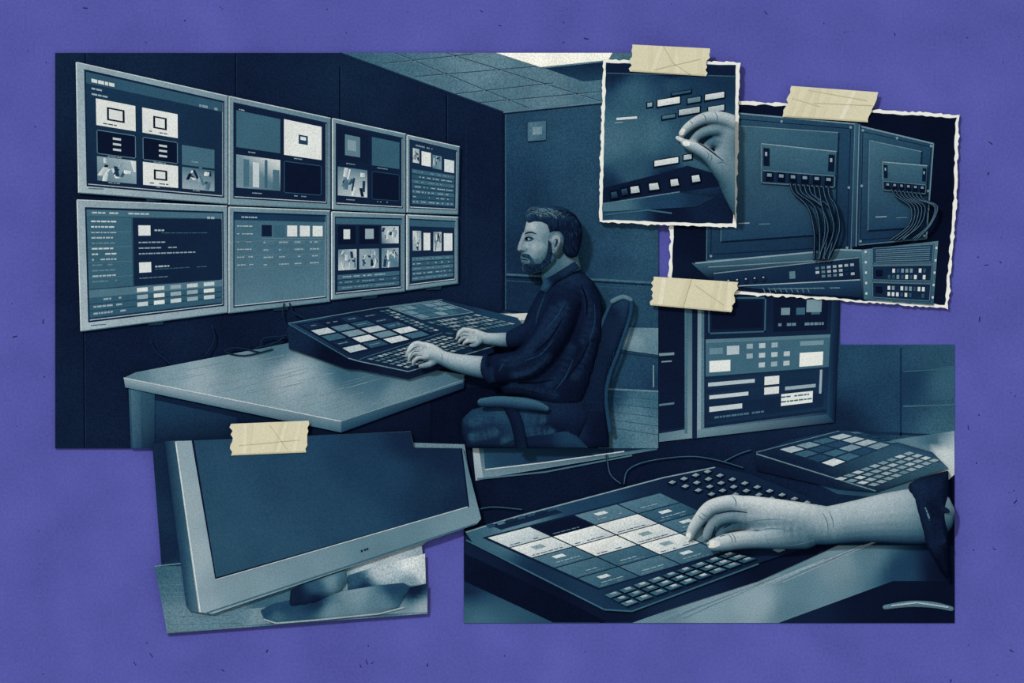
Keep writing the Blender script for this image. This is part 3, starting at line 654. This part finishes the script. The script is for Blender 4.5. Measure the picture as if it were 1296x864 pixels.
for P in([(537,437),(528,434.5),(521,438),(517,444.5)],[(535,441.5),(525,439.5),(518,444),(515,450.5)],[(536,446.5),(526,446),(520,450.5),(518,456)],[(539,451),(530,452),(524.5,456.5),(523.5,461)]):
    o.tube([(P[0][0],P[0][1],zm+14,4.2,.8),(P[1][0],P[1][1],zm+15,3.4,.82),(P[2][0],P[2][1],zm+13,2.9,.78),(P[3][0],P[3][1],zm+8,2.4,.7)],.8,k=.9,cdn=.3,seg=10)
o.tube([(554,454,zm+12,5,.6),(545,460,zm+13,4,.64),(536,462.5,zm+11,3.3,.6),(532,463,zm+9,2.8,.6)],.6,cdn=.3)
o.fuse(.7,2)
for L in([(531,438.5),(524,440),(520,445)],[(532,444),(524,445),(519.5,450)],[(535,449.5),(528,450),(523,455)]): o.cline(L,.9,.2,.3)
o.cline([(558,446),(560,451),(560,457)],.8,.4,.3)
near=o.done(kc=.95)
o=Ob('far_arm_and_hand',M_SKIN)
o.tube([(648,430,zm+5,9.5,.5),(636,430,zm+5,9.3,.6),(622,429,zm+5,8,.7),(608,427,zm+5,7,.74)],.7,k=.7,cdn=.2,seg=14)
for kx,ky in((599,419.5),(597,423),(598,427),(600,431)):
    o.tube([(616,427,zm+5,6,.7),(kx,ky,zm+7,4.2,.8)],.76,k=.8,cdn=.4)
for P in([(599,419.5),(589,417),(582,419.5),(579,424)],[(597,423),(587,421.5),(580.5,424.5),(578,429)],[(598,427),(588,426.5),(583,430),(581,433.5)],[(600,431),(592,431.5),(588,434),(587,437)]):
    o.tube([(P[0][0],P[0][1],zm+8,3.5,.8),(P[1][0],P[1][1],zm+9,2.8,.8),(P[2][0],P[2][1],zm+7,2.3,.76),(P[3][0],P[3][1],zm+3,1.9,.7)],.8,k=.9,cdn=.35,seg=10)
o.tube([(608,431,zm+8,3.8,.6),(602,436,zm+8,3,.6),(596,437,zm+6,2.4,.6)],.6,cdn=.3)
o.fuse(.7,2)
for L in([(594,420.5),(586,420),(581,424)],[(594,425),(586,425),(582,429)]): o.cline(L,.8,.22,.3)
far=o.done(kc=.95)
man=bpy.data.objects.new('seated_man',None);bpy.context.collection.objects.link(man)
for c_ in (shirt,trousers,head,hairo,near,far): c_.parent=man
o=Ob('armrest',M_PLASTIC)
za=zm+17
o.tube([(645,515,za-4,8),(654,535,za-4,8),(660,566,za-4,8)],.1,k=.5,cdn=.05)
o.tube([(610,509,za,6),(630,508,za,7.5),(655,510,za,8),(678,513,za,7),(691,517,za,4.5)],.3,k=.5,cdn=.08,seg=16)
o.fuse(1.2,3,ymax=567)
ar=o.done();ar.parent=chair

# =============== PRINT D ===============
ZD=8
o=Ob('photo_print')
o.poly([(193,562),(207,559),(520,545.5),(523,560),(588,562),(600,640),(534,690),(541,776),(211,801)],ZD,[(205,600,.13),(205,700,.12),(215,740,.25),(225,790,.42),(250,790,.4),(300,785,.45),(330,760,.3),(300,775,.42),(420,700,.25),(500,710,.7),(470,725,.72),(530,720,.6),(520,760,.4),(530,770,.5),(400,780,.35),(500,748,.12)],step=8,th=5)
o.poly([(440,728),(470,718),(538,700),(539,738),(505,742),(440,750)],ZD+.3,[(450,735,.25),(480,722,.7),(520,712,.82),(535,725,.75),(520,738,.5),(460,745,.12)],step=6)  # dark lower samples are a shadow painted on the desk
o.poly([(196,716),(236,716),(250,776),(335,768),(345,788),(212,800)],ZD+.3,[(205,722,.3),(225,740,.34),(230,780,.45),(300,780,.42),(330,785,.5)],step=8)
o.line([(196,716),(234,712)],1.5,ZD+.5,.45)
for i in range(12):
    y=735+i*5;o.line([(205+i*.7,y),(min(250+i*5,330),y-2)],.6,ZD+.45,random.choice([.36,.44]))
o.done()
o=Ob('computer_monitor',M_METAL)
zb=ZD+6
o.grad([(209,558),(230,557),(258,775),(240,772),(236,765)],zb-1,[.16,.3,.4,.25,.2],5)
outer=[(222,558),(520,545.5),(523,566),(586,567),(609,656),(603,663),(270,776),(252,774)]
o.poly(outer,zb,[(225,560,.58),(235,640,.62),(245,700,.62),(258,765,.57),(300,745,.52),(400,712,.48),(480,690,.43),(600,655,.48),(595,600,.4),(400,600,.3),(300,650,.4)],step=10,th=5)
o.line([(223,559),(254,774)],1.8,zb+.3,.78);o.line([(262,775),(603,662)],1.6,zb+.3,.3);o.line([(273,733),(592,641)],1.4,zb+.5,.68)
scr=[(246,557),(520,546),(523,566),(583,567),(592,640),(274,730)]
o.poly([(243,557),(520,545.7),(523.5,566),(585,567),(594,641),(273,733)],zb+.2,.08)
o.poly(scr,zb+.4,[(260,570,.23),(280,700,.25),(350,600,.22),(450,580,.19),(570,580,.12),(580,635,.13),(450,660,.22),(350,690,.24),(400,620,.22),(520,560,.12),(550,620,.16),(500,600,.19),(300,640,.24)],step=12)
for w in((457,697),(461,695.6),(464,694.5)): o.line([w,(w[0]+2.4,w[1]-.8)],2.6,zb+.5,.12)
o.poly([(368,747),(385,738),(437,721),(440,735),(430,748),(400,762),(366,768)],ZD+3,[(375,752,.1),(400,742,.25),(420,735,.45),(435,735,.3),(400,758,.1)],step=5,H=4,R=8,th=2)
o.poly([(330,772),(345,764),(375,757),(430,748),(480,740),(510,737),(520,742),(505,768),(480,776),(400,784),(350,788),(334,782)],ZD+1.5,[(340,772,.2),(360,765,.2),(400,760,.15),(450,750,.5),(500,742,.2),(480,765,.4),(420,775,.45),(350,782,.3)],step=5,H=2,R=4,th=1.5)
o.line([(334,783),(350,788),(400,784),(480,776),(512,768)],2,ZD+3,.6)
o.poly([(520,742),(541,738),(541,774),(480,777),(505,766)],ZD+.8,[(525,745,.1),(538,770,.6),(500,774,.5)],step=5)
o.done()

# =============== PRINT C (rack) ===============
ZC=7.5
o=Ob('torn_photo_print',M_PAPER)
bord=torn([(850,205),(868,128),(935,128),(1000,131),(1100,138),(1213,146),(1211,250),(1199,390),(1100,383),(1000,376),(930,372),(846,366)],4.5,.8)
o.poly(bord,ZC,.95,th=6);o.done()
o=Ob('equipment_room_wall')
o.poly(torn([(855,205),(872,132),(935,132),(1000,135),(1100,142),(1209,150),(1207,250),(1195,386),(1100,380),(1000,373),(930,368),(850,361)],6,.6),ZC+.3,[(870,300,.06),(860,350,.08),(1000,145,.06),(1150,160,.05),(1195,250,.04),(1190,370,.06),(1085,250,.03)],step=20);o.done()
def panelback(name,out,inner,plate,z):
    o=Ob(name,M_METAL)
    o.grad(out,z,[.26,.21,.15,.17],2)
    o.line([out[0],out[1]],1.8,z+.2,.5);o.line([out[1],out[2]],1.6,z+.2,.45);o.line([out[3],out[2]],1.5,z+.2,.35);o.line([out[0],out[3]],1.2,z+.2,.35)
    ins=[Q(out,.03,.04),Q(out,.97,.04),Q(out,.97,.96),Q(out,.03,.96)]
    for a,b in zip(ins,ins[1:]+ins[:1]): o.line([a,b],.8,z+.2,.08)
    o.grad(inner,z+1.6,[.33,.27,.2,.2],1.5)
    o.line([inner[0],inner[1]],1.2,z+1.8,.45);o.line([inner[0],inner[3]],1,z+1.8,.4);o.line([inner[3],inner[2]],1.2,z+1.8,.07);o.line([inner[1],inner[2]],1.2,z+1.8,.1)
    o.grad(plate,z+4.5,[.33,.3,.23,.25],3);o.line([plate[0],plate[1]],1.3,z+4.7,.55);o.line([plate[0],plate[3]],1,z+4.7,.45)
    o.uv(plate,.0,.66,1,1,z+5.2,.14,.6);o.frame(plate,.0,.66,1,1,z+5.4,.4,.012,.03)
    for i in range(6):
        o.uv(plate,.06+i*.16,.7,.16+i*.16,.93,z+6.5,.05,1.2);o.uv(plate,.08+i*.16,.74,.14+i*.16,.82,z+6.7,.5)
    for u in(.03,.9):
        o.uv(plate,u,.1,u+.08,.55,z+5.5,.08,1);o.uv(plate,u+.02,.2,u+.05,.3,z+5.7,.6)
    o.text(plate,.4,.6,.3,.05,z+4.8,.4)
    for u,v in((.03,.03),(.97,.03),(.97,.97),(.03,.97),(.5,.03),(.03,.5),(.97,.5)):
        a=Q(out,u,v);o.poly([(a[0]+1.8*math.cos(k),a[1]+1.8*math.sin(k)) for k in [i*math.pi/4 for i in range(8)]],z+.9,.5,th=.6)
    a=Q(inner,.15,.85);o.line([a,(a[0]+14,a[1]-.5)],1.2,z+1.9,.6);o.line([(a[0]+26,a[1]+1),(a[0]+40,a[1]+.6)],1.2,z+1.9,.4)
    o.done()
panelback('rack_display_panel',[(896,140),(1082,157),(1077,318),(894,330)],[(916,158),(1061,168),(1056,296),(912,306)],[(963,182),(1058,192),(1056,238),(963,232)],ZC+1)
panelback('rack_display_panel',[(1089,160),(1181,182),(1172,302),(1086,310)],[(1100,178),(1166,192),(1160,288),(1098,292)],[(1116,205),(1173,210),(1171,246),(1117,241)],ZC+1)
o=Ob('equipment_rack',M_METAL)
z=ZC+1.5
o.grad([(1082,155),(1090,158),(1086,310),(1077,314)],z,[.3,.2,.12,.2],1)
o.line([(1087,158),(1083,312)],1,z+.2,.5)
o.grad([(875,333),(1060,315),(1094,316),(1094,378),(905,366),(896,352)],z,[.3,.35,.35,.1,.08,.1],1.5)
o.line([(880,333),(1062,316),(1092,317)],2,z+.3,.55);o.line([(896,338),(1080,327)],1.2,z+.3,.5)
q=[(903,346),(1086,326),(1088,352),(903,366)]
o.grad(q,z+1.5,[.16,.13,.1,.14],1);o.line([q[0],q[1]],1.2,z+1.8,.5)
for i in range(5):
    a=Q(q,.1+i*.06,.6);o.poly([(a[0]+3*math.cos(k*math.pi/4),a[1]+3.6*math.sin(k*math.pi/4)) for k in range(8)],z+4,.12,th=2);o.line([(a[0]-1,a[1]-1.5),(a[0]+1,a[1]-1.5)],1.4,z+4.2,.7)
o.uv(q,.52,.35,.56,.75,z+2,.4)
for i in range(7):
    for j in range(3): o.uv(q,.7+i*.04,.25+j*.22,.725+i*.04,.38+j*.22,z+2.5,random.choice([.7,.4,.15,.6]),.5)
q=[(930,362),(1088,354),(1090,376),(1000,371)]
o.grad(q,z+1.5,[.2,.2,.12,.12],1);o.line([q[0],q[1]],1.3,z+1.8,.6);o.text(q,.1,.8,.4,.1,z+1.8,.5)
for i in range(9): o.line([(965+i*7,364),(968+i*7,370)],1,z+2,.4)
q=[(1097,312),(1186,306),(1180,384),(1098,378)]
o.grad([(1090,316),(1187,305),(1181,386),(1093,379)],z+1,[.4,.4,.25,.3],1)
for k,(v0,v1) in enumerate([(.03,.33),(.37,.64),(.68,.97)]):
    o.uv(q,.07,v0,.95,v1,z+2.5,.13 if k!=0 else .2,1)
    o.frame(q,.07,v0,.95,v1,z+2.7,.4,.01,.012)
    if k==0:
        for j in range(7): o.uv(q,.12,v0+.04+j*.035,.9,v0+.052+j*.035,z+2.8,.45)
    else:
        for i in range(9):
            for j in range(2):
                if random.random()<.75:o.uv(q,.3+i*.065,v0+.06+j*.11,.34+i*.065,v0+.13+j*.11,z+3.3,random.choice([.8,.5,.25]),.4)
        o.uv(q,.12,v0+.08,.22,v0+.2,z+3,.05)
for v in(.1,.3,.5,.7,.9):
    a=Q(q,-.02,v);o.rect(a[0]-1.5,a[1]-1.5,a[0]+1,a[1]+1.5,z+2,.75)
    a=Q(q,1.0,v);o.rect(a[0]-2,a[1]-1.5,a[0]+.5,a[1]+1.5,z+2,.75)
o.done()
o=Ob('cable_bundle',M_PLASTIC)
z=ZC+12
for i in range(9):
    x=1000+i*6;y0=232+i*.7
    mid=x+ (26 if i<5 else 8)+ (i%3)*3
    P=[(x,y0,z-2,1.8),(x+(4 if i<5 else 2),y0+12,z,2),(mid-4,262,z+i*.3,2),(mid+ (2-i%3)*2,292,z+i*.3,2),(mid+4-i*2.2,328,z-2,2)]
    o.tube(P,.1,cdn=.03,seg=8);o.tube([(p[0]-.7,p[1],p[2]+1.2,.4) for p in P],.36,seg=5)
for i in range(8):
    x=1128+i*5;y0=240+i*.6
    bx_=1148+i*4.5 if i<5 else 1178+ (i-5)*2
    P=[(x,y0,z-2,1.4),(x+6,y0+9,z,1.5),(bx_+4,262,z+i*.3,1.5),(bx_+2-i,285,z+i*.3,1.5),(bx_-22+i,304,z-2,1.5)]
    if i>3: P[-1]=(bx_-28+i,302,z-2,1.5)
    o.tube(P,.1,cdn=.03,seg=8);o.tube([(p[0]-.5,p[1],p[2]+1,.35) for p in P],.4,seg=5)
o.done()

# =============== PRINT B (small hand) ===============
ZB=16
o=Ob('torn_photo_print',M_PAPER)
o.poly(torn([(763,76),(850,77),(936,79),(934,180),(931,288),(845,285),(758,281),(760,180)],4,.6),ZB,.95,th=9);o.done()
o=Ob('switcher_console',M_PLASTIC)
z=ZB+.4
o.poly(torn([(767,80),(850,81),(931,83),(929,180),(927,283),(845,281),(762,278),(764,180)],7,.4),z,[(775,90,.12),(800,120,.28),(775,180,.34),(820,170,.32),(850,105,.24),(920,100,.16),(900,170,.26),(800,220,.26),(770,240,.14),(850,230,.12),(790,270,.24),(850,270,.07),(910,270,.1),(880,200,.3),(850,95,.12)],step=9)
z+=.3
o.poly([(768,81),(930,84),(930,96),(850,97),(768,92)],z,.1)
o.line([(768,93),(930,97)],1.2,z+.1,.3)
def btn(x,y,w,h,t,th=2):
    o.grad([(x-w/2-1.5,y-h/2-1+w*.1),(x+w/2+1.5,y-h/2-1-w*.1),(x+w/2+1.5,y+h/2+2-w*.1),(x-w/2-1.5,y+h/2+2+w*.1)],z+.6,[.07]*4,.5)
    o.grad([(x-w/2,y-h/2+w*.08),(x+w/2,y-h/2-w*.08),(x+w/2,y+h/2-w*.08),(x-w/2,y+h/2+w*.08)],z+th,[t,t,t-.08,t-.08],th)
for a in((846,129,28,8,.9),(878,127,16,6,.5),(904,122,24,7,.82),(822,133,6,5,.6),(872,141,26,7,.75),(906,138,20,7,.75),(846,148,16,4,.4),(843,205,30,7,.88),(870,199,10,6,.75),(862,118,24,3,.3)): btn(*a)
o.line([(780,151),(806,149)],3,z+.4,.8);o.line([(778,156),(788,155)],1,z+.4,.6)
o.poly([(764,238),(828,222),(870,210),(925,226),(925,234),(790,252),(763,257)],z+.2,.09,th=0)
for x,y,w in((777,248,8),(790,244,8),(803,241,11),(827,237,12),(853,232,10),(880,227,10)):
    o.grad([(x-w/2-2,y-6),(x+w/2+1,y-8),(x+w/2+3,y+5),(x-w/2-1,y+7)],z+1,[.05]*4,.6)
    t=.82 if w>8 else .25
    o.grad([(x-w/2,y-4),(x+w/2-1,y-5.5),(x+w/2+1,y+2.5),(x-w/2+1,y+4)],z+3.5,[t,t,t-.15,t-.15],2.4)
o.poly([(763,258),(860,244),(905,250),(880,262),(763,268)],z+.5,[(770,262,.35),(840,252,.2),(890,255,.15)],step=8)
o.line([(763,258),(860,243)],1.5,z+.8,.4)
o.line([(765,272),(820,266),(850,270)],2,z+.5,.3)
o.done()
o=Ob('gripping_hand',M_SKIN)
z=ZB+1
o.tube([(945,262,z+10,20,.3),(930,235,z+11,19,.42),(922,210,z+12,19,.5),(922,185,z+13,17,.55),(926,168,z+13,12,.6)],.5,k=.7,cdn=.3,seg=18)
finger([(935,160,z+14,10.5),(920,153,z+17,9.2),(905,149.5,z+19,8.3),(890,151,z+19,7.6),(877,157,z+16,6.6,.8),(868,164,z+12,5.8,.8),(863,170,z+9,5,.8)],.76,.3)  # top finger palest, those below darker: light and shade painted in
finger([(930,172,z+12,9.5),(912,165,z+14,8.4),(896,166,z+14,7.4),(884,172,z+12,6.4),(876,180,z+9,5.4)],.56,.2)
finger([(930,184,z+11,9),(912,179,z+12,7.8),(899,183,z+11,6.8),(891,190,z+8,5.8)],.38,.13)
finger([(925,232,z+12,13,.42),(909,213,z+16,11,.56),(897,199,z+18,9,.66),(884,190,z+17,8,.74),(874,185.5,z+15,7.2,.78),(866,182,z+12,5.8,.8)],.7,.24)
o.fuse(1.0,3,xmax=929)
o.poly([(859.5,168),(861,164),(865,163),(867,166),(864.5,171),(861,172)],.3,.92,step=1.5,on=o);o.poly([(863,180),(868,178.5),(873,181),(872,185),(867,186),(863.5,184)],.3,.92,step=1.5,on=o)
for L in([(903,142),(907,149),(906,156)],[(888,144.5),(892,150),(892,156)],[(893,192),(896,198),(893,204)],[(897,195),(900,200),(897,207)],[(905,208),(912,206),(918,208)],[(872,153),(876,158)]): o.cline(L,1,.36)
for L in([(868,172),(882,164),(897,160),(915,162)],[(882,182),(895,175),(912,174)],[(880,180),(893,188),(905,197),(915,205)]): o.cline(L,1.8,.12)
o.tube([(860,177,z+2,7),(860,177,z+7,6)],.25,k=1)
o.tube([(857,175,z+7,2.6),(863,178,z+8,3.4)],.8,k=1)
o.done()

# =============== TAPES ===============
M_TAPE=ink('masking_tape',.05)
def tape(pts,z,cr=()):
    o=Ob('masking_tape',M_TAPE)
    out=[pts[0],pts[1]]
    a,b=pts[1],pts[2]
    for k in range(1,9): out.append((a[0]+(b[0]-a[0])*k/9+random.uniform(-2.2,2.2),a[1]+(b[1]-a[1])*k/9))
    out+=[pts[2],pts[3]]
    a,b=pts[3],pts[0]
    for k in range(1,9): out.append((a[0]+(b[0]-a[0])*k/9+random.uniform(-2.2,2.2),a[1]+(b[1]-a[1])*k/9))
    o.poly(out,z,(206,201,172),th=.8)
    q=pts
    for i in range(5):
        u=random.uniform(.05,.9);u2=u+random.uniform(-.1,.1)
        o.grad([Q(q,u,.02),Q(q,u+.05,.02),Q(q,u2+.06,.98),Q(q,u2,.98)],z+.15+.02*i,[random.choice([(212,207,180),(200,194,164),(216,212,188),(203,197,168)])]*4)
    for (a,b) in cr: o.line([Q(q,*a),Q(q,*b)],.8,z+.4,(180,173,142))
    o.line([Q(q,.02,.97),Q(q,.98,.97)],1,z+.4,(186,179,150))
    o.done()
tape([(800,57),(898,62),(893,97),(797,91)],ZB+3.5,(((.4,0),(.55,.6)),((.3,.9),(.9,.4)),((.55,.6),(.8,1))))
tape([(1001,109),(1111,117),(1098,155),(990,148)],ZC+4,(((.2,.1),(.9,.3)),((.3,.5),(1,.45)),((.05,.4),(.4,.6))))
tape([(827,350),(934,357),(925,395),(823,386)],ZC+7,(((.45,0),(.4,1)),((.5,.2),(.9,.8))))
tape([(293,536),(391,532),(388,572),(293,576)],ZD+8,(((.5,.1),(.75,.9)),((.1,.7),(.9,.6))))
o=Ob('paper_fibre_specks',M_CLOTH)
for i in range(260):
    x=random.uniform(5,1290);y=random.uniform(5,860)
    if 64<x<1215 and 55<y<805 : continue
    a=random.uniform(0,6.28);L=random.choice([1,1.5,2,4,6]);w=random.uniform(.8,1.6)
    o.line([(x,y),(x+L*math.cos(a),y+L*math.sin(a))],w,.15,(36,38,80))
o.done()

# =============== LIGHT / CAMERA ===============
w=bpy.data.worlds.new('world');bpy.context.scene.world=w;w.use_nodes=True
w.node_tree.nodes['Background'].inputs[0].default_value=(1,1,1,1);w.node_tree.nodes['Background'].inputs[1].default_value=.52
sd=bpy.data.lights.new('sun_lamp','SUN');sd.energy=2.0;sd.angle=math.radians(6)
so=bpy.data.objects.new('sun_lamp',sd);bpy.context.collection.objects.link(so)
d=Vector((.36,.82,-.46));so.rotation_euler=d.to_track_quat('-Z','Y').to_euler();so.location=(-3,-6,4)
cd=bpy.data.cameras.new('camera');co=bpy.data.objects.new('camera',cd);bpy.context.collection.objects.link(co)
D=26.0
co.location=(0,-D,0);co.rotation_euler=(math.pi/2,0,0);cd.sensor_width=36;cd.lens=36*D/(1296*S);cd.clip_end=100
bpy.context.scene.camera=co
bpy.context.scene.view_settings.view_transform='Standard'
print('done')
